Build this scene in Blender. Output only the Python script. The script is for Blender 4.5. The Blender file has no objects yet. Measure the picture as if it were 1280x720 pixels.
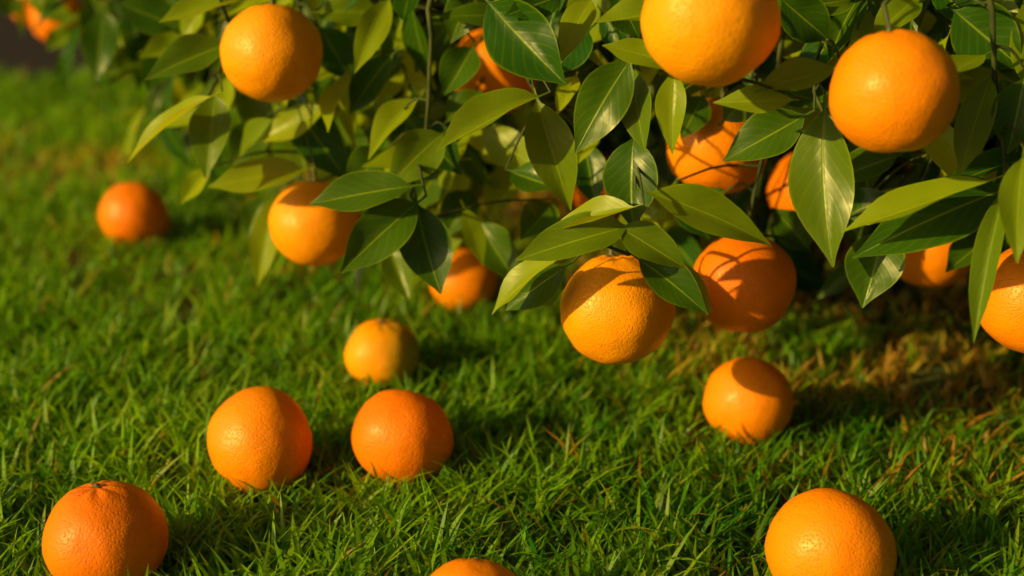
import bpy, math, random
import numpy as np
from mathutils import Vector, Matrix, noise
random.seed(7); rng=np.random.default_rng(11)
scene=bpy.context.scene
F=1778.0; H=0.507; TH=math.atan(625/1778.0); CT,ST=math.cos(TH),math.sin(TH)
def P(px,py,zc):
    xc=(px-640)/F*zc; yc=-(py-360)/F*zc
    return np.array((xc, zc*CT+yc*ST, H-zc*ST+yc*CT))
# ---------------- camera
cd=bpy.data.cameras.new('camera'); cam=bpy.data.objects.new('camera',cd); scene.collection.objects.link(cam)
cam.location=(0,0,H); cam.rotation_euler=(math.pi/2-TH,0,0)
cd.sensor_width=36; cd.lens=50; cd.clip_start=0.02; cd.clip_end=500
cd.dof.use_dof=True; cd.dof.focus_distance=0.96; cd.dof.aperture_fstop=3.3
scene.camera=cam
# ---------------- light
SAZ=math.radians(-120)   # direction toward sun, measured from +Y clockwise
SEL=math.radians(21)
sd=np.array((math.sin(SAZ)*math.cos(SEL), math.cos(SAZ)*math.cos(SEL), math.sin(SEL)))
w=bpy.data.worlds.new('World'); scene.world=w; w.use_nodes=True
nt=w.node_tree; bg=nt.nodes['Background']; sky=nt.nodes.new('ShaderNodeTexSky'); sky.sky_type='NISHITA'
sky.sun_disc=False; sky.sun_elevation=SEL; sky.sun_rotation=SAZ; sky.dust_density=8.0; sky.ozone_density=0.0; sky.air_density=0.6
nt.links.new(sky.outputs[0],bg.inputs[0]); bg.inputs[1].default_value=0.05
ld=bpy.data.lights.new('sun','SUN'); ld.energy=5.0; ld.angle=math.radians(0.8); ld.color=(1,0.74,0.27)
lo=bpy.data.objects.new('sun',ld); scene.collection.objects.link(lo)
lo.rotation_euler=Vector(sd).to_track_quat('Z','Y').to_euler()
scene.view_settings.view_transform='Standard'; scene.view_settings.look='None'; scene.view_settings.exposure=0
# ---------------- material helpers
def newmat(n):
    m=bpy.data.materials.new(n); m.use_nodes=True; t=m.node_tree
    return m,t,t.nodes['Principled BSDF'],t.nodes['Material Output']
def N(t,ty,**k):
    n=t.nodes.new(ty)
    for a,b in k.items(): setattr(n,a,b)
    return n
def ramp(t,src,stops):
    r=N(t,'ShaderNodeValToRGB'); e=r.color_ramp.elements
    while len(e)<len(stops): e.new(0.5)
    for i,(p,c) in enumerate(stops):
        e[i].position=p; e[i].color=(*c,1)
    t.links.new(src,r.inputs[0]); return r.outputs[0]
def mix(t,f,a,b,mode='MIX'):
    m=N(t,'ShaderNodeMix',data_type='RGBA',blend_type=mode)
    for i,v in ((0,f),(6,a),(7,b)):
        if hasattr(v,'links'): t.links.new(v,m.inputs[i])
        elif isinstance(v,tuple): m.inputs[i].default_value=(*v,1)
        else: m.inputs[i].default_value=v
    return m.outputs[2]
def math_(t,op,a,b=None,clamp=False):
    m=N(t,'ShaderNodeMath',operation=op,use_clamp=clamp)
    for i,v in ((0,a),(1,b)):
        if v is None: continue
        if hasattr(v,'links'): t.links.new(v,m.inputs[i])
        else: m.inputs[i].default_value=v
    return m.outputs[0]
def noise_(t,scale,detail=3,vec=None,rough=.5):
    n=N(t,'ShaderNodeTexNoise'); n.inputs['Scale'].default_value=scale; n.inputs['Detail'].default_value=detail; n.inputs['Roughness'].default_value=rough
    if vec is not None: t.links.new(vec,n.inputs['Vector'])
    return n.outputs[0]
# leaf
def leaf_mat(name,dark,light,dead=False):
    m,t,b,o=newmat(name)
    a=N(t,'ShaderNodeAttribute',attribute_name='col'); s=N(t,'ShaderNodeSeparateColor'); t.links.new(a.outputs['Color'],s.inputs[0])
    tint,u,v,rnd=s.outputs[0],s.outputs[1],s.outputs[2],a.outputs['Alpha']
    tc=N(t,'ShaderNodeTexCoord')
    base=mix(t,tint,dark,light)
    nz=noise_(t,75,1,tc.outputs['Object'])
    base=mix(t,math_(t,'MULTIPLY',nz,0.3),base,tuple(min(1,c*2.0) for c in dark) if not dead else (0.05,0.02,0.008))
    au=math_(t,'ABSOLUTE',math_(t,'SUBTRACT',u,0.5))
    rib=math_(t,'SUBTRACT',1.0,math_(t,'DIVIDE',au,0.03),True)
    vv=math_(t,'SUBTRACT',math_(t,'MULTIPLY',v,48.0),math_(t,'MULTIPLY',au,34.0))
    vein=math_(t,'POWER',math_(t,'ABSOLUTE',math_(t,'SINE',math_(t,'MULTIPLY',vv,0.5))),14.0)
    base=mix(t,math_(t,'MULTIPLY',rib,0.45),base,tuple(min(1,c*1.1+0.01) for c in light))
    base=mix(t,math_(t,'MULTIPLY',vein,0.05),base,light)
    # thin paler margin
    mar=math_(t,'MULTIPLY',math_(t,'SUBTRACT',au,0.455,True),18.0,True)
    base=mix(t,math_(t,'MULTIPLY',mar,0.35),base,light)
    g=N(t,'ShaderNodeNewGeometry')
    back=mix(t,0.4,base,(0.11,0.19,0.010) if not dead else (0.2,0.1,0.04))
    col=mix(t,g.outputs['Backfacing'],base,back)
    t.links.new(col,b.inputs['Base Color'])
    r=math_(t,'ADD',math_(t,'MULTIPLY',g.outputs['Backfacing'],0.3),math_(t,'ADD',math_(t,'MULTIPLY',nz,0.18),0.23 if not dead else 0.5))
    t.links.new(r,b.inputs['Roughness']); b.inputs['Specular IOR Level'].default_value=0.22
    b.inputs['Specular Tint'].default_value=(1,0.95,0.7,1)
    bp=N(t,'ShaderNodeBump'); bp.inputs['Strength'].default_value=0.4; bp.inputs['Distance'].default_value=0.0006
    hgt=math_(t,'SUBTRACT',math_(t,'MULTIPLY',nz,2.2),math_(t,'ADD',math_(t,'MULTIPLY',vein,0.15),math_(t,'MULTIPLY',rib,0.7)))
    t.links.new(hgt,bp.inputs['Height']); t.links.new(bp.outputs[0],b.inputs['Normal'])
    tr=N(t,'ShaderNodeBsdfTranslucent'); tcx=mix(t,tint,(0.05,0.24,0.001),(0.95,0.88,0.008)) if not dead else None
    if dead: tr.inputs[0].default_value=(0.2,0.08,0.02,1)
    else: t.links.new(tcx,tr.inputs[0])
    ms=N(t,'ShaderNodeMixShader')
    if dead: ms.inputs[0].default_value=0.15
    else: t.links.new(math_(t,'ADD',math_(t,'MULTIPLY',tint,0.32),0.12),ms.inputs[0])
    t.links.new(b.outputs[0],ms.inputs[1]); t.links.new(tr.outputs[0],ms.inputs[2]); t.links.new(ms.outputs[0],o.inputs[0])
    return m
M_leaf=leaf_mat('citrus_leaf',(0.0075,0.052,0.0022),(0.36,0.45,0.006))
M_dead=leaf_mat('dead_leaf',(0.16,0.07,0.022),(0.36,0.18,0.05),True)
# bark
M_bark,t,b,o=newmat('bark')
tc=N(t,'ShaderNodeTexCoord'); nz=noise_(t,60,4,tc.outputs['Object'])
t.links.new(ramp(t,nz,[(0.3,(0.05,0.035,0.02)),(0.7,(0.16,0.12,0.07))]),b.inputs['Base Color']); b.inputs['Roughness'].default_value=0.85
bp=N(t,'ShaderNodeBump'); bp.inputs['Distance'].default_value=0.004; t.links.new(nz,bp.inputs['Height']); t.links.new(bp.outputs[0],b.inputs['Normal'])
M_twig,t,b,o=newmat('green_twig')
tc=N(t,'ShaderNodeTexCoord'); nz=noise_(t,90,2,tc.outputs['Object'])
t.links.new(ramp(t,nz,[(0.3,(0.03,0.05,0.01)),(0.7,(0.08,0.09,0.02))]),b.inputs['Base Color']); b.inputs['Roughness'].default_value=0.7; b.inputs['Specular IOR Level'].default_value=0.2
# orange peel
def peel(name,green=0.0):
    m,t,b,o=newmat(name)
    tc=N(t,'ShaderNodeTexCoord'); oi=N(t,'ShaderNodeObjectInfo')
    off=N(t,'ShaderNodeVectorMath',operation='ADD'); t.links.new(tc.outputs['Object'],off.inputs[0]); 
    sc=N(t,'ShaderNodeVectorMath',operation='SCALE'); t.links.new(oi.outputs['Location'],sc.inputs[0]); sc.inputs['Scale'].default_value=3.0
    t.links.new(sc.outputs[0],off.inputs[1]); vec=off.outputs[0]
    big=noise_(t,22,3,vec); fine=noise_(t,230,3,vec)
    c=mix(t,big,oi.outputs['Color'],mix(t,0.45,oi.outputs['Color'],(1.0,0.36,0.002)))
    if green: 
        gz=N(t,'ShaderNodeSeparateXYZ'); t.links.new(tc.outputs['Object'],gz.inputs[0])
        gm=math_(t,'MULTIPLY',math_(t,'ADD',math_(t,'MULTIPLY',gz.outputs[0],26.0),math_(t,'SUBTRACT',big,0.3)),1.0,True)
        c=mix(t,gm,c,(0.28,0.27,0.01))
    vo=N(t,'ShaderNodeTexVoronoi'); vo.inputs['Scale'].default_value=540; t.links.new(vec,vo.inputs['Vector'])
    pore=math_(t,'SUBTRACT',1.0,math_(t,'MULTIPLY',vo.outputs['Distance'],1.8),True)
    pore=math_(t,'POWER',pore,2.0)
    c=mix(t,math_(t,'MULTIPLY',pore,0.28),c,mix(t,0.6,c,(0.70,0.10,0.0)))
    sp=noise_(t,75,4,vec,.7); spm=math_(t,'MULTIPLY',math_(t,'SUBTRACT',sp,0.65,True),3.5,True)
    c=mix(t,spm,c,(0.42,0.15,0.02))
    t.links.new(c,b.inputs['Base Color'])
    t.links.new(math_(t,'ADD',math_(t,'MULTIPLY',fine,0.25),0.27),b.inputs['Roughness'])
    b.inputs['Specular IOR Level'].default_value=0.36; b.inputs['Specular Tint'].default_value=(1,0.85,0.6,1)
    bp=N(t,'ShaderNodeBump'); bp.inputs['Strength'].default_value=0.65; bp.inputs['Distance'].default_value=0.0007
    hh=math_(t,'SUBTRACT',math_(t,'MULTIPLY',fine,0.8),pore); t.links.new(hh,bp.inputs['Height']); t.links.new(bp.outputs[0],b.inputs['Normal'])
    return m
M_peel=peel('orange_peel'); M_peelg=peel('orange_peel_greenish',1.0)
M_cal,t,b,o=newmat('calyx'); b.inputs['Roughness'].default_value=.7
tc=N(t,'ShaderNodeTexCoord'); t.links.new(ramp(t,noise_(t,300,2,tc.outputs['Object']),[(0.3,(0.06,0.08,0.02)),(0.7,(0.2,0.16,0.06))]),b.inputs['Base Color'])
# grass blade
M_gr,t,b,o=newmat('grass_blade')
a=N(t,'ShaderNodeAttribute',attribute_name='col'); s=N(t,'ShaderNodeSeparateColor'); t.links.new(a.outputs['Color'],s.inputs[0])
hue,dry,v=s.outputs[0],s.outputs[1],s.outputs[2]
c=mix(t,hue,(0.026,0.17,0.003),(0.25,0.44,0.005))
c=mix(t,math_(t,'SUBTRACT',0.5,v,True),c,(0.18,0.22,0.010))
c=mix(t,dry,c,ramp(t,hue,[(0,(0.34,0.13,0.012)),(1,(0.62,0.33,0.05))]))
t.links.new(c,b.inputs['Base Color']); b.inputs['Roughness'].default_value=0.42; b.inputs['Specular IOR Level'].default_value=0.22
tr=N(t,'ShaderNodeBsdfTranslucent'); t.links.new(mix(t,1.0,c,(1.8,1.9,0.6),'MULTIPLY'),tr.inputs[0])
ms=N(t,'ShaderNodeMixShader'); ms.inputs[0].default_value=0.44
t.links.new(b.outputs[0],ms.inputs[1]); t.links.new(tr.outputs[0],ms.inputs[2]); t.links.new(ms.outputs[0],o.inputs[0])
# ground
M_gd,t,b,o=newmat('soil_and_turf')
g=N(t,'ShaderNodeNewGeometry'); pos=g.outputs['Position']
n1=noise_(t,3.0,3,pos); n2=noise_(t,90,4,pos,.7)
soil=ramp(t,n2,[(0.3,(0.07,0.035,0.012)),(0.55,(0.20,0.10,0.03)),(0.75,(0.38,0.20,0.05))])
turf=ramp(t,n2,[(0.3,(0.03,0.06,0.006)),(0.7,(0.09,0.15,0.012))])
t.links.new(mix(t,ramp(t,n1,[(0.38,(0,0,0)),(0.55,(1,1,1))]),soil,turf),b.inputs['Base Color']); b.inputs['Roughness'].default_value=.95
bp=N(t,'ShaderNodeBump'); bp.inputs['Distance'].default_value=0.01; t.links.new(n2,bp.inputs['Height']); t.links.new(bp.outputs[0],b.inputs['Normal'])
M_path,t,b,o=newmat('path_asphalt')
g=N(t,'ShaderNodeNewGeometry'); pos=g.outputs['Position']
n1=noise_(t,2.5,3,pos); n2=noise_(t,220,3,pos,.7)
t.links.new(mix(t,math_(t,'MULTIPLY',n1,.6),ramp(t,n2,[(0.3,(0.018,0.014,0.013)),(0.7,(0.05,0.038,0.036))]),(0.035,0.024,0.02)),b.inputs['Base Color']); b.inputs['Roughness'].default_value=.95
b.inputs['Specular IOR Level'].default_value=0.15
bp=N(t,'ShaderNodeBump'); bp.inputs['Distance'].default_value=0.004; t.links.new(n2,bp.inputs['Height']); t.links.new(bp.outputs[0],b.inputs['Normal'])
# ---------------- mesh helpers
def meshq(name,V,Q,mat,col=None,parent=None,smooth=True):
    V=np.ascontiguousarray(V,dtype=np.float32); Q=np.ascontiguousarray(Q,dtype=np.int32)
    me=bpy.data.meshes.new(name); me.vertices.add(len(V)); me.vertices.foreach_set('co',V.ravel())
    me.loops.add(Q.size); me.loops.foreach_set('vertex_index',Q.ravel())
    me.polygons.add(len(Q)); me.polygons.foreach_set('loop_start',np.arange(0,Q.size,4,dtype=np.int32))
    me.polygons.foreach_set('use_smooth',np.full(len(Q),smooth))
    if col is not None:
        ca=me.color_attributes.new('col','FLOAT_COLOR','POINT'); ca.data.foreach_set('color',np.ascontiguousarray(col,dtype=np.float32).ravel())
    me.update(calc_edges=True); me.validate(); me.materials.append(mat)
    ob=bpy.data.objects.new(name,me); scene.collection.objects.link(ob)
    if parent: ob.parent=parent
    return ob
def unit(a): return a/np.maximum(np.linalg.norm(a,axis=-1,keepdims=True),1e-9)
def leaves_mesh(B,D,Nn,L,W,tint,rows,cols,fold=None,droop=None):
    n=len(B); D=unit(D); X=unit(np.cross(D,Nn)); Z=np.cross(X,D)
    vs=np.concatenate(([-0.14,-0.02],np.linspace(0.0,1.0,rows)+0.0)); vs[2]=0.02
    us=np.linspace(-1,1,cols)
    vc=np.clip(vs,0,1)
    wv=np.sin(np.pi*vc**0.86)**0.85*(1-0.12*vc); wv=np.clip(wv,0,1); wv*=np.where(vc>0.75,1-0.35*(vc-0.75)/0.25,1)
    wv=np.where(vs<0.01,0.045,np.maximum(wv,0.03))
    U,Vv=np.meshgrid(us,vs); Wv=np.repeat(wv[:,None],cols,1)
    U=U.ravel();Vv=Vv.ravel();Wv=Wv.ravel()
    if fold is None: fold=rng.uniform(0.1,0.6,n)
    if droop is None: droop=rng.uniform(-0.05,0.28,n)
    ph=rng.uniform(0,6.28,n)
    lx=(U*Wv)[None,:]*(W/2)[:,None]
    side=rng.uniform(-0.10,0.10,n)[:,None]*L[:,None]*(np.clip(Vv,0,1)**2)[None,:]
    wave=0.08*np.sin(Vv[None,:]*8+ph[:,None]+U[None,:]*1.2)*np.abs(U)[None,:]*Wv[None,:]*W[:,None]
    lz=np.abs(lx)*fold[:,None]-droop[:,None]*L[:,None]*(np.clip(Vv,0,1)**2)[None,:]+wave
    ly=L[:,None]*Vv[None,:]
    P_=B[:,None,:]+(lx+side)[...,None]*X[:,None,:]+ly[...,None]*D[:,None,:]+lz[...,None]*Z[:,None,:]
    m=len(U); R=len(vs)
    idx=np.arange(R*cols).reshape(R,cols)
    q=np.stack([idx[:-1,:-1],idx[:-1,1:],idx[1:,1:],idx[1:,:-1]],-1).reshape(-1,4)
    Q=(q[None]+(np.arange(n)*m)[:,None,None]).reshape(-1,4)
    C=np.zeros((n,m,4)); C[...,0]=tint[:,None]; C[...,1]=(U*0.5+0.5)[None]; C[...,2]=np.clip(Vv,0,1)[None]; C[...,3]=rng.random(n)[:,None]
    return P_.reshape(-1,3),Q,C.reshape(-1,4)
class Tubes:
    def __init__(s): s.V=[];s.Q=[];s.n=0
    def add(s,pts,r0,r1,k=6):
        pts=np.array(pts,dtype=float); m=len(pts)
        T=np.gradient(pts,axis=0); T=unit(T); ref=np.array((0.31,0.2,0.93)) 
        A=unit(np.cross(T,ref)+1e-6); Bn=np.cross(T,A)
        r=np.linspace(r0,r1,m)
        an=np.linspace(0,2*np.pi,k,endpoint=False)
        V=pts[:,None]+r[:,None,None]*(np.cos(an)[None,:,None]*A[:,None]+np.sin(an)[None,:,None]*Bn[:,None])
        i=np.arange(m*k).reshape(m,k); j=np.roll(i,-1,1)
        q=np.stack([i[:-1],j[:-1],j[1:],i[1:]],-1).reshape(-1,4)+s.n
        s.V.append(V.reshape(-1,3)); s.Q.append(q); s.n+=m*k
    def build(s,name,mat,parent): return meshq(name,np.concatenate(s.V),np.concatenate(s.Q),mat,parent=parent)
def smooth_poly(pts,n):
    pts=np.array(pts,dtype=float); 
    if len(pts)<3: 
        return pts[0]+(pts[-1]-pts[0])*np.linspace(0,1,n)[:,None]
    d=np.concatenate(([0],np.cumsum(np.linalg.norm(np.diff(pts,axis=0),axis=1)))); 
    out=[]
    P0=np.vstack([2*pts[0]-pts[1],pts,2*pts[-1]-pts[-2]])
    for s in np.linspace(0,d[-1]*0.99999,n):
        i=np.searchsorted(d,s,side='right')-1; i=min(i,len(pts)-2); u=(s-d[i])/(d[i+1]-d[i])
        a,b_,c,e=P0[i],P0[i+1],P0[i+2],P0[i+3]
        out.append(0.5*((2*b_)+(-a+c)*u+(2*a-5*b_+4*c-e)*u*u+(-a+3*b_-3*c+e)*u**3))
    return np.array(out)
# ---------------- oranges
def orange(cx,dia,color,axis=(0,0,1),mat=None,seed=0,squash=0.96,stem=0.0):
    r=dia/2; nu,nv=56,36; verts=[];faces=[]
    rs=random.Random(seed); ridg=rs.randint(7,10); so=Vector((seed*3.1,seed*1.7,0))
    for j in range(1,nv):
        th=math.pi*j/nv
        for i in range(nu):
            ph=2*math.pi*i/nu
            d=Vector((math.sin(th)*math.cos(ph),math.sin(th)*math.sin(ph),math.cos(th)))
            k=1+0.040*noise.noise(d*1.3+so)+0.016*noise.noise(d*3.5+so)
            e=math.exp(-(th/0.30)**2); k-=0.055*e; k+=0.014*math.cos(ridg*ph)*math.exp(-((th-0.32)/0.2)**2)
            k-=0.02*math.exp(-((math.pi-th)/0.2)**2)
            p=d*r*k; p.z*=squash; verts.append(p)
    for j in range(nv-2):
        for i in range(nu):
            a=j*nu+i;b_=j*nu+(i+1)%nu; faces.append((a,a+nu,b_+nu,b_))
    faces.append(tuple(range(nu))); faces.append(tuple(reversed(range((nv-2)*nu,(nv-1)*nu))))
    nf=len(faces); top=verts[0].z
    c0=len(verts); verts.append(Vector((0,0,top+0.0014))); kk=20
    sz=0.7 if stem==0 else 1.0
    for i in range(kk):
        ph=2*math.pi*i/kk; rr=(0.0050+0.0020*math.cos(5*ph))*sz; verts.append(Vector((rr*math.cos(ph),rr*math.sin(ph),top+0.0008)))
    for i in range(kk): faces.append((c0,c0+1+i,c0+1+(i+1)%kk))
    s0=len(verts); hh=max(stem,0.002)
    for z in (0.001,hh):
        for i in range(8):
            ph=2*math.pi*i/8; verts.append(Vector((0.0018*math.cos(ph),0.0018*math.sin(ph),top+z)))
    for i in range(8): faces.append((s0+i,s0+(i+1)%8,s0+8+(i+1)%8,s0+8+i))
    faces.append(tuple(range(s0+8,s0+16)))
    me=bpy.data.meshes.new('orange'); me.from_pydata(verts,[],faces); me.materials.append(mat or M_peel); me.materials.append(M_cal)
    for k,p in enumerate(me.polygons): p.use_smooth=True; p.material_index=0 if k<nf else 1
    ob=bpy.data.objects.new('orange',me); scene.collection.objects.link(ob)
    ob.location=cx; ob.color=(*color,1)
    q=Vector(axis).normalized().to_track_quat('Z','Y'); ob.rotation_mode='QUATERNION'; ob.rotation_quaternion=q
    if mat is M_peelg: ob.rotation_quaternion=(1,0,0,0)
    return ob
Y_=(0.96,0.32,0.0015); O_=(0.94,0.235,0.001); R_=(0.86,0.155,0.001)
ground=[ # px,py,w,color,axis
 (132,674,152,R_,(-0.1,0.12,1)),(1038,690,160,O_,(0.4,0.9,0.3)),(325,551,135,O_,(0.9,0.5,0.15)),(503,547,127,R_,(0.3,0.6,.8)),
 (935,501,112,O_,(0.6,0.8,0.3)),(478,443,94,Y_,(0.2,0.1,1)),(168,270,87,R_,(0.5,0.5,0.6)),(590,768,148,O_,(0.1,0.8,1)),(580,350,86,O_,(-0.4,-0.2,1))]
gor=[]
for i,(px,py,wd,c,ax) in enumerate(ground):
    r=0.04
    for _ in range(6):
        zc=F*((H-r+0.001)/CT)/(py+265); r=wd*zc/F/2
    p=P(px,py,zc); gor.append((p,r)); orange(p,2*r,c,ax,M_peelg if i==5 else None,seed=i+1,squash=0.95)
hang=[(340,66,127,Y_,1),(888,24,172,(0.98,0.35,0.002),1),(1117,115,160,O_,1),(619,88,112,O_,1),(896,183,126,O_,1),(393,279,113,Y_,1),
 (771,386,143,Y_,1),(930,354,129,R_,1),(1014,238,108,R_,1),(762,235,92,R_,1),(1166,306,112,O_,1),(1292,375,141,O_,1),(74,22,70,R_,1),(40,2,62,R_,1),
 (648,170,74,O_,1),(1172,196,84,O_,1)]
hor=[]
for i,(px,py,wd,c,_) in enumerate(hang):
    dia=0.08*(1+0.04*math.sin(i*2.3)); zc=F*dia/wd; p=P(px,py,zc)
    ax=(0.12*math.sin(i*1.9),0.25*abs(math.cos(i*1.3))+0.15,1); hor.append((p,dia/2,ax,zc))
    orange(p,dia,c,ax,seed=i+20,squash=0.97,stem=0.006)
# ---------------- tree
tree=bpy.data.objects.new('orange_tree',None); scene.collection.objects.link(tree)
CX,CY,RX,RY=0.74,2.08,1.36,1.13
limbs=Tubes(); twigs=Tubes()
base=np.array((0.85,2.15,0.0))
limbs.add(smooth_poly([base,base+(0.01,0,0.18),base+(-0.01,-0.02,0.42)],10),0.075,0.055,14)
limbs.add(smooth_poly([base+(0,0,-0.02),base+(0,0,0.05)],4),0.10,0.072,14)
limbpts=[]
for k in range(11):
    a=2*math.pi*k/11+0.2; rr=random.uniform(0.7,0.85)
    e=np.array((CX+math.cos(a)*RX*rr,CY+math.sin(a)*RY*rr,random.uniform(0.5,1.0)))
    s=base+(0,0,0.36+0.01*k); m1=s+(e-s)*0.35+(0,0,0.25); m2=s+(e-s)*0.75+(0,0,0.22)
    pl=smooth_poly([s,m1,m2,e],14); limbs.add(pl,0.032,0.007,8); limbpts.extend(pl[4:])
for k in range(6):
    a=2*math.pi*k/6; e=np.array((CX+math.cos(a)*RX*0.4,CY+math.sin(a)*RY*0.4,1.45)); s=base+(0,0,0.40)
    pl=smooth_poly([s,s+(e-s)*0.5+(0,0,0.05),e],12); limbs.add(pl,0.03,0.006,8); limbpts.extend(pl[4:])
limbpts=np.array(limbpts)
HB=[];HD=[];HN=[];HL=[];HW=[];HT=[];HF=[];HDr=[]
tw=[([(785,318),(782,285),(792,240),(795,180),(792,85),(800,-40)],0.98),
 ([(530,275),(518,240),(535,160),(545,60),(560,-60)],1.08),
 ([(690,150),(668,120),(640,40),(650,-60)],1.02),
 ([(262,125),(290,50),(305,-60)],1.14),
 ([(385,230),(368,150),(385,60),(390,-50)],1.22),
 ([(1030,145),(1020,90),(1050,-60)],0.97),
 ([(1285,310),(1258,238),(1240,100),(1230,-60)],0.92),
 ([(1105,300),(1150,230),(1190,120),(1200,-40)],1.02),
 ([(840,95),(850,60),(870,-50)],0.93),
 ([(930,295),(935,250),(960,150),(980,-40)],1.1),
 ([(120,10),(150,-60)],1.5),([(215,30),(240,-60)],1.3),([(480,10),(490,-60)],1.2)]
twp=[]
for pl,zc in tw:
    pts=[P(x+6*math.sin(y*.11+x),y,zc+0.02*math.sin(x)+.008*math.sin(y*.05)) for x,y in pl]
    e=pts[-1]; far=limbpts[np.argmin(np.linalg.norm(limbpts-(e+np.array((0.1,0.35,0.15))),axis=1))]
    pts+= [e+(far-e)*0.5+np.array((0,0,0.06)),far]
    sp=smooth_poly(pts,26); twigs.add(sp,0.0012,0.005,6); twp.append(sp)
twall=np.concatenate(twp)
for (p,r,ax,zc) in hor:
    a=unit(np.array(ax)); s=p+a*r*0.95; 
    d=np.linalg.norm(twall-s,axis=1)+np.where(twall[:,2]<s[2]+0.01,0.3,0); q=twall[np.argmin(d)]
    if np.linalg.norm(q-s)>0.28: q=s+np.array((0.05,0.12,0.2))
    twigs.add(smooth_poly([s,s+a*0.02,(s+q)/2+(0,0,0.012),q],8),0.0017,0.002,6)
# x0,y0,x1,y1,width,zc,tint,facing(0 edge-up .. 1 flat to lens)
LV=[(262,122,148,184,30,1.10,.95,.3),(285,55,180,92,46,1.15,.2,.7),(268,120,262,215,50,1.14,.3,1),(378,212,262,230,44,1.16,.6,.8),
(262,213,225,252,26,1.2,.9,.6),(362,125,432,222,58,1.2,.05,1),(350,245,310,352,36,1.26,.8,.8),(512,233,388,250,52,1.05,.1,.8),
(520,255,424,333,62,1.06,.08,1),(522,258,540,366,64,1.07,.1,1),(552,168,484,222,54,1.1,.35,.8),(522,125,458,187,34,1.12,.85,.5),
(488,312,512,372,34,1.2,.2,.8),(612,5,700,106,80,.97,.05,1),(672,122,548,176,46,.98,.55,.5),(672,128,708,258,58,1.0,.45,1),
(787,76,712,182,62,.95,.15,.9),(790,88,802,190,40,.97,.3,.9),(738,0,700,62,40,1.0,.7,.8),(832,14,748,32,36,.93,.6,.5),
(848,82,758,52,40,.93,.65,.6),(792,175,779,278,68,.96,.12,1),(843,90,836,186,36,.95,.7,.8),(990,125,894,128,34,.9,.6,.6),
(1042,88,950,108,40,.9,.65,.6),(1005,145,908,200,58,.96,.1,.9),(1030,142,1018,324,80,.95,.3,1),(790,260,680,296,36,.93,.8,.35),
(782,284,652,316,54,.95,.35,.7),(700,322,608,378,42,.97,.75,.45),(705,335,630,384,50,1.0,.1,.9),(776,285,852,332,48,.95,.3,.8),
(815,242,968,290,48,.95,.5,.65),(800,325,886,384,48,.98,.08,.9),(832,332,892,380,30,.99,.7,.5),(1232,228,1058,288,46,.89,.8,.35),
(1258,236,1078,300,74,.93,.08,.9),(1105,290,1083,378,70,.97,.08,1),(1255,240,1208,420,30,.9,.35,.5),(1278,200,1262,318,44,.86,.5,.8),
(1238,98,1196,212,42,.93,.35,.7),(1195,15,1275,82,76,.95,.06,1),(978,0,1036,52,56,.95,.08,.9),(1075,170,1085,238,60,1.05,.08,1),
(1120,195,1040,225,44,1.02,.1,.8),(1150,-5,1090,38,40,.95,.5,.7),(1280,100,1262,190,60,.92,.1,.9),
(110,-5,128,62,36,1.5,.15,1),(150,5,242,38,46,1.3,.1,.8),(305,-5,200,18,40,1.15,.75,.6),(130,15,122,92,44,1.45,.1,1),(215,35,184,112,44,1.3,.1,.9),
(90,40,60,62,30,1.7,.3,.7),(20,-5,5,20,30,1.9,.2,.8),(400,15,478,12,40,1.15,.35,.7),(486,0,440,84,34,1.12,.7,.7),(500,20,490,92,36,1.2,.2,.9),
(560,30,515,84,44,1.2,.2,.9),(545,70,505,122,34,1.25,.8,.7),(440,95,478,150,40,1.25,.3,.9),(440,-5,392,30,44,1.2,.1,.9),(590,-5,560,46,44,1.1,.1,1),
(560,150,600,112,38,1.15,.2,.8),(700,-5,640,16,40,.97,.1,.8),(770,-8,800,46,44,.95,.1,1),(1060,0,1000,10,44,.97,.2,.8),
(905,150,960,100,40,1.05,.2,.8),(880,120,850,170,40,1.1,.1,.9),(1200,200,1150,240,46,1.1,.1,.9),(1010,310,970,260,44,1.15,.1,.9),
(590,240,560,292,48,1.22,.15,1),(640,210,610,268,40,1.3,.75,.8),(600,280,640,352,48,1.2,.1,1),(470,225,455,290,40,1.3,.2,.9),
(330,150,290,208,44,1.25,.12,.9),(300,95,345,190,40,1.3,.35,.9),(730,180,745,255,44,1.12,.1,1),(1235,300,1190,330,44,1.1,.15,.8),
(560,200,510,262,50,1.2,.1,.9),(420,150,460,215,44,1.3,.15,.9),(330,250,305,292,34,1.3,.15,.9),(1040,230,1075,300,40,1.15,.1,.9),
(860,-5,800,-2,40,.9,.2,.7),(905,240,860,262,44,1.12,.1,.8),(690,255,655,300,44,1.15,.12,.9),(1150,130,1190,200,50,1.08,.1,1),(1225,60,1180,110,46,1.05,.15,.9),
(470,30,500,75,30,1.22,.95,.8),(430,120,450,165,30,1.3,.9,.8),(505,105,470,130,26,1.2,1,.5),(600,180,640,205,28,1.25,.95,.7),(585,210,565,255,26,1.3,.9,.8),  # small pale leaves: high tint paints the glow of backlit foliage
(395,100,440,70,30,1.25,.9,.6),(255,10,225,55,30,1.3,.85,.7),(720,95,700,140,26,1.05,.9,.8),(745,160,720,200,26,1.1,.85,.8),(1215,10,1180,50,30,1.05,.8,.8),
(1100,240,1140,275,34,1.1,.7,.6),(540,330,575,300,30,1.25,.5,.8),(680,380,640,345,34,1.15,.3,.8),(240,60,175,70,34,1.3,.7,.5),
(510,150,575,215,52,1.12,.08,.9),(590,60,560,120,48,1.12,.08,1),(640,215,700,240,44,1.08,.1,.8),(480,190,430,235,44,1.15,.1,.8),(1075,-5,1030,60,50,1.0,.1,.9),
(1260,-5,1230,40,50,.95,.3,.8),(1060,270,1110,240,46,1.05,.08,.9),(850,235,880,300,44,1.08,.08,1),(735,40,690,95,50,1.04,.08,.9),(400,35,440,100,50,1.2,.06,1)]
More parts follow.
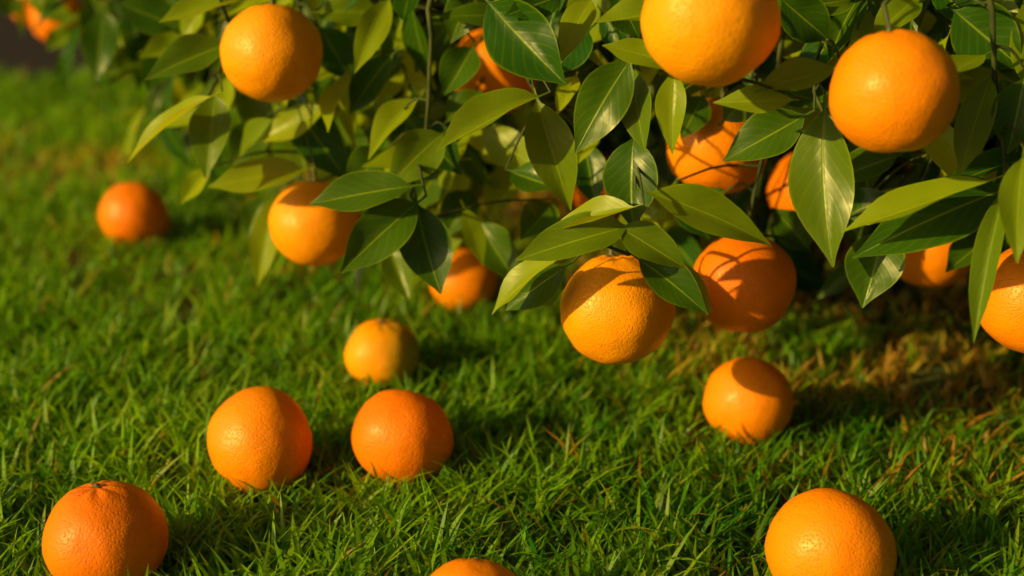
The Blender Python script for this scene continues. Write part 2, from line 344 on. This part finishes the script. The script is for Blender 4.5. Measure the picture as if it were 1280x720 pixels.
for (x0,y0,x1,y1,wd,zc,ti,fc) in LV:
    a=P(x0,y0,zc); dz=random.uniform(-0.025,0.012)+(0.02 if fc<0.5 else 0); e=P(x1,y1,zc+dz)
    L=np.linalg.norm(e-a)*1.03; cmd=unit(np.array((0,0,H))-a)
    n=cmd*fc+np.array((-0.2,0,1))*(1.05-fc)+np.array((random.uniform(-.35,.15),0,random.uniform(-.1,.35)))
    HB.append(a);HD.append(e-a);HN.append(n);HL.append(L);HW.append(wd*zc/F*(1.1+0.3*(1-fc)));HT.append(np.clip(ti*0.95+random.uniform(-.06,.05),0,1))
    HF.append(random.uniform(.2,.6) if fc>.5 else random.uniform(.5,.9)); HDr.append(random.uniform(-.02,.2))
    d=np.linalg.norm(twall-a,axis=1)+np.where(twall[:,2]<a[2],0.04,0); q=twall[np.argmin(d)]
    back=a-unit(e-a)*L*0.13
    if np.linalg.norm(q-back)<0.12 and np.linalg.norm(q-back)>0.004: twigs.add(smooth_poly([back,(back+q)/2+(0,0,0.006),q],6),0.0008,0.0014,5)
V,Q,C=leaves_mesh(np.array(HB),np.array(HD),np.array(HN),np.array(HL),np.array(HW),np.array(HT),14,7,np.array(HF),np.array(HDr))
meshq('front_leaves',V,Q,M_leaf,C,tree)
def sprigs(n,lower,mode=''):
    inner=mode=='inner'
    B=[];D=[];Nn=[];L=[];W=[];T=[]
    k=0
    while k<n:
        a=random.uniform(0,2*math.pi) if (not lower or (random.random()<.3 and mode!='front')) else random.uniform(math.pi*0.9,math.pi*1.95)
        if lower:
            z=random.uniform(0.14,0.5); rr=1-random.random()**1.3*0.45
            if rr<0.88: z-=0.03
            if inner: rr=random.uniform(.35,.8); z=random.uniform(.10,.5)
            if mode=='front': a=random.uniform(math.pi*1.24,math.pi*1.7); rr=random.uniform(.97,1.05); z=random.uniform(.21,.42)
            rz=0.93+0.07*min(1,z/.35)
        else:
            el=random.random(); z=0.45+1.2*el; rz=math.sqrt(max(0,1-((z-.42)/1.28)**2)); rr=1-random.random()**1.5*0.3
        lump=1+0.07*noise.noise(Vector((math.cos(a)*3,math.sin(a)*3,z*4)))
        p=np.array((CX+math.cos(a)*RX*rr*rz*lump,CY+math.sin(a)*RY*rr*rz*lump,z))
        out=unit(np.array((math.cos(a),math.sin(a),0.0)))
        if lower and mode=='' and noise.noise(Vector(p*7))<-0.2 : continue
        k+=1
        d=unit(out*random.uniform(.3,1)+np.array((random.uniform(-.6,.6),random.uniform(-.6,.6),random.uniform(-1.0,-.1) if lower else random.uniform(-.4,.7))))
        tl=random.uniform(.07,.15); s=p-d*tl*0.7+np.array((0,0,0.02)); pl=smooth_poly([s-out*0.05+np.array((0,0,.03)),s,s+d*tl*.55,p+d*tl*.3+np.array((0,0,-.01))],6)
        if mode!='front': twigs.add(pl,0.0022,0.0009,4)
        nl=random.randint(6,9); base_t=0 if inner else (random.uniform(.5,1.0) if random.random()<.22 else random.uniform(0,.1))  # inner sprigs tinted dark as crown shade; pale ones imitate sunlit leaves
        for i in range(nl):
            f=i/(nl-1); q=pl[1+int(f*4)]; an=i*2.4+random.uniform(-.4,.4)
            sd1=unit(np.cross(d,np.array((0,0.1,1)))); sd2=np.cross(d,sd1)
            ld=unit(d*random.uniform(.3,1.1)+(sd1*math.cos(an)+sd2*math.sin(an))*1.0+np.array((0,0,-.35)))
            B.append(q+ld*.008);D.append(ld);Nn.append(out*random.uniform(.1,1)+np.array((random.uniform(-.5,.3),random.uniform(-.5,.3),random.uniform(.3,1.1))))
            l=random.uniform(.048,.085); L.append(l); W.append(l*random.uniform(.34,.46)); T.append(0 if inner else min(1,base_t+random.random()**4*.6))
    return map(np.array,(B,D,Nn,L,W,T))
def clear(B,D,L):
    tip=B+unit(D)*L[:,None]; mid=(B+tip)/2; ok=np.ones(len(B),bool)
    for (p,r,ax,zc) in hor:
        u=unit(p-np.array((0,0,H)))
        for q in (B,mid,tip):
            al=(q-p)@u; pr=np.linalg.norm((q-p)-al[:,None]*u,axis=1)
            ok&=~((pr<r*1.02)&(al<r*0.9)&(al>-0.35))
            if zc<1.3:
                al=(q-p)@sd; pr=np.linalg.norm((q-p)-al[:,None]*sd,axis=1)
                ok&=~((pr<r*0.95)&(al>0)&(al<0.5))
    ok&=(tip[:,2]>0.03)
    return ok
B,D,Nn,L,W,T=sprigs(820,True); ok=clear(B,D,L)
V,Q,C=leaves_mesh(B[ok],D[ok],Nn[ok],L[ok],W[ok],T[ok],8,5); meshq('lower_leaves',V,Q,M_leaf,C,tree)
B,D,Nn,L,W,T=sprigs(120,True,'front'); ok=clear(B,D,L)
V,Q,C=leaves_mesh(B[ok],D[ok],Nn[ok],L[ok],W[ok],T[ok],10,5); meshq('skirt_leaves',V,Q,M_leaf,C,tree)
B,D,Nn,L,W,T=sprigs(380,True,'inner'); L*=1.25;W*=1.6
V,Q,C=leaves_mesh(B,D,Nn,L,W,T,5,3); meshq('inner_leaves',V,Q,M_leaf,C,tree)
B,D,Nn,L,W,T=sprigs(1100,False); L*=1.2;W*=1.4
V,Q,C=leaves_mesh(B,D,Nn,L,W,T,5,3); meshq('crown_leaves',V,Q,M_leaf,C,tree)
limbs.build('trunk_and_limbs',M_bark,tree); twigs.build('twigs',M_twig,tree)
# ---------------- ground sheets
def sheet(name,x0,x1,y0,y1,z,mat):
    me=bpy.data.meshes.new(name); me.from_pydata([(x0,y0,z),(x1,y0,z),(x1,y1,z),(x0,y1,z)],[],[(0,1,2,3)]); me.materials.append(mat)
    ob=bpy.data.objects.new(name,me); scene.collection.objects.link(ob); return ob
sheet('ground',-150,150,-150,150,0,M_gd)
PE=2.56
pv=[];pf=[]; n=121
for i in range(n):
    x=-15+30*i/(n-1); e=PE+0.05*noise.noise(Vector((x*2,0,0)))+0.03*noise.noise(Vector((x*9,3,0)))-0.02*x
    pv+=[(x,e,0.006),(x,e+2.2+0.04*noise.noise(Vector((x*2,9,0))),0.006)]
for i in range(n-1): pf.append((2*i,2*i+2,2*i+3,2*i+1))
me=bpy.data.meshes.new('path'); me.from_pydata(pv,[],pf); me.materials.append(M_path); scene.collection.objects.link(bpy.data.objects.new('path',me))
# ---------------- grass
def nfield(x,y,s,o=0): return np.array([noise.noise(Vector((a*s+o,b*s,o))) for a,b in zip(x,y)])
def tufts(n,x0,x1,y0,y1,cone=None):
    x=rng.uniform(x0,x1,n); y=rng.uniform(y0,y1,n)
    if cone is not None:
        k=np.abs(x)<0.40*y+cone; x=x[k];y=y[k]
    return x,y
def grass(x,y,per,sc):
    big=nfield(x,y,2.2,5); med=nfield(x,y,9,2)
    under=np.clip((x-0.02-(1.35-y)*0.2)/0.3,0,1)*np.clip((y-0.90)/0.22,0,1)
    under=np.maximum(under,np.clip((x+0.45)/.4,0,1)*np.clip((y-1.35)/.3,0,1)*.8)*np.clip((2.8-y)*4,0,1)
    bare=np.clip((big-0.14)*3.2+med*1.0,0,1)*np.clip((y-1.1)*2,0,1)*(x<0.1)
    dryp=np.clip(under*(0.72+med*1.6)+bare*.6+0.03,0,1)
    keep=rng.random(len(x))>np.clip(under*(.35+med*.7)+bare*.3,0,.85)
    x=x[keep];y=y[keep];dryp=dryp[keep];under=under[keep];med=med[keep];big=big[keep];bare=bare[keep]
    X=np.repeat(x,per)+rng.normal(0,.005,len(x)*per); Y=np.repeat(y,per)+rng.normal(0,.005,len(x)*per); n=len(X)
    dp=np.repeat(dryp,per); un=np.repeat(np.maximum(under,bare*.7),per); md=np.repeat(med,per); bgf=np.repeat(big,per)
    dry=(rng.random(n)<dp*.9)*rng.uniform(.5,1,n); dry=np.where(dry==0,rng.random(n)**4*.25,dry)
    Hh=rng.gamma(9,.0031,n)*sc*(1-.45*un)*(1+.4*md); Hh=np.clip(Hh,.009,.046)
    for (p,r) in gor:
        dd=np.hypot(X-p[0],Y-p[1]); infront=(p[1]-Y)
        Hh=np.where((dd<r*.72),.008,Hh); Hh=np.where((dd>=r*.72)&(dd<r*1.9)&(infront>0),np.minimum(Hh,.026+.016*rng.random(n)),Hh)
    az=rng.uniform(0,2*np.pi,n); lean=rng.uniform(.05,.6,n)+.5*(rng.random(n)<.12); curv=rng.uniform(.1,.9,n)
    wd=rng.uniform(.0011,.0023,n)*sc
    dirx=np.cos(az);diry=np.sin(az); tw_=az+np.pi/2+rng.uniform(-.9,.9,n)
    wx=np.cos(tw_);wy=np.sin(tw_)
    R=4; vs=np.linspace(0,1,R+1); taper=np.array([.8,1,.9,.6,.06])
    V=np.zeros((n,R+1,2,3))
    for i,v in enumerate(vs):
        out=Hh*(lean*v+curv*v*v*.8); up=Hh*(v-.28*curv*v*v*v)
        cx_=X+dirx*out;cy_=Y+diry*out
        for s,sg in ((0,-1),(1,1)):
            V[:,i,s,0]=cx_+sg*wx*wd*taper[i];V[:,i,s,1]=cy_+sg*wy*wd*taper[i];V[:,i,s,2]=up
    idx=np.arange((R+1)*2).reshape(R+1,2); q=np.stack([idx[:-1,0],idx[:-1,1],idx[1:,1],idx[1:,0]],-1)
    Q=(q[None]+(np.arange(n)*(R+1)*2)[:,None,None]).reshape(-1,4)
    far=np.clip((Y-.85)/.8,0,1)
    C=np.zeros((n,R+1,2,4)); C[...,0]=np.clip(rng.random(n)*.8+.0+.28*far+.4*bgf+.3*md,0,1)[:,None,None]; C[...,1]=dry[:,None,None]; C[...,2]=vs[None,:,None]; C[...,3]=1
    return V.reshape(-1,3),Q,C.reshape(-1,4)
parts=[]
x,y=tufts(15500,-1.1,1.1,.3,1.35,.25); parts.append(grass(x,y,6,1.0))
x,y=tufts(16000,-1.6,1.6,1.35,PE+.02,.3); parts.append(grass(x,y,5,1.05))
x,y=tufts(10000,-3.5,3.5,-.6,PE); k=np.abs(x)>0.40*y+.2; parts.append(grass(x[k],y[k],5,1.4))
x,y=tufts(3000,-4,4,4.8,6.2); parts.append(grass(x,y,5,1.8))
Vs=[];Qs=[];Cs=[];o_=0
for v,q,c in parts: Vs.append(v);Qs.append(q+o_);Cs.append(c);o_+=len(v)
meshq('grass',np.concatenate(Vs),np.concatenate(Qs),M_gr,np.concatenate(Cs))
# leaf litter, small crumbled pieces under the crown
n=160; x=rng.uniform(.2,1.6,n); y=rng.uniform(1.35,2.5,n)
az=rng.uniform(0,6.28,n); B=np.stack([x,y,rng.uniform(.004,.014,n)],-1); D=np.stack([np.cos(az),np.sin(az),rng.uniform(-.2,.2,n)],-1)
Nn=np.stack([rng.uniform(-.6,.6,n),rng.uniform(-.6,.6,n),np.ones(n)],-1); L=rng.uniform(.03,.05,n)
V,Q,C=leaves_mesh(B,D,Nn,L,L*.42,rng.random(n),7,5,rng.uniform(.3,1.2,n),rng.uniform(-.3,.4,n)); meshq('leaf_litter',V,Q,M_dead,C)
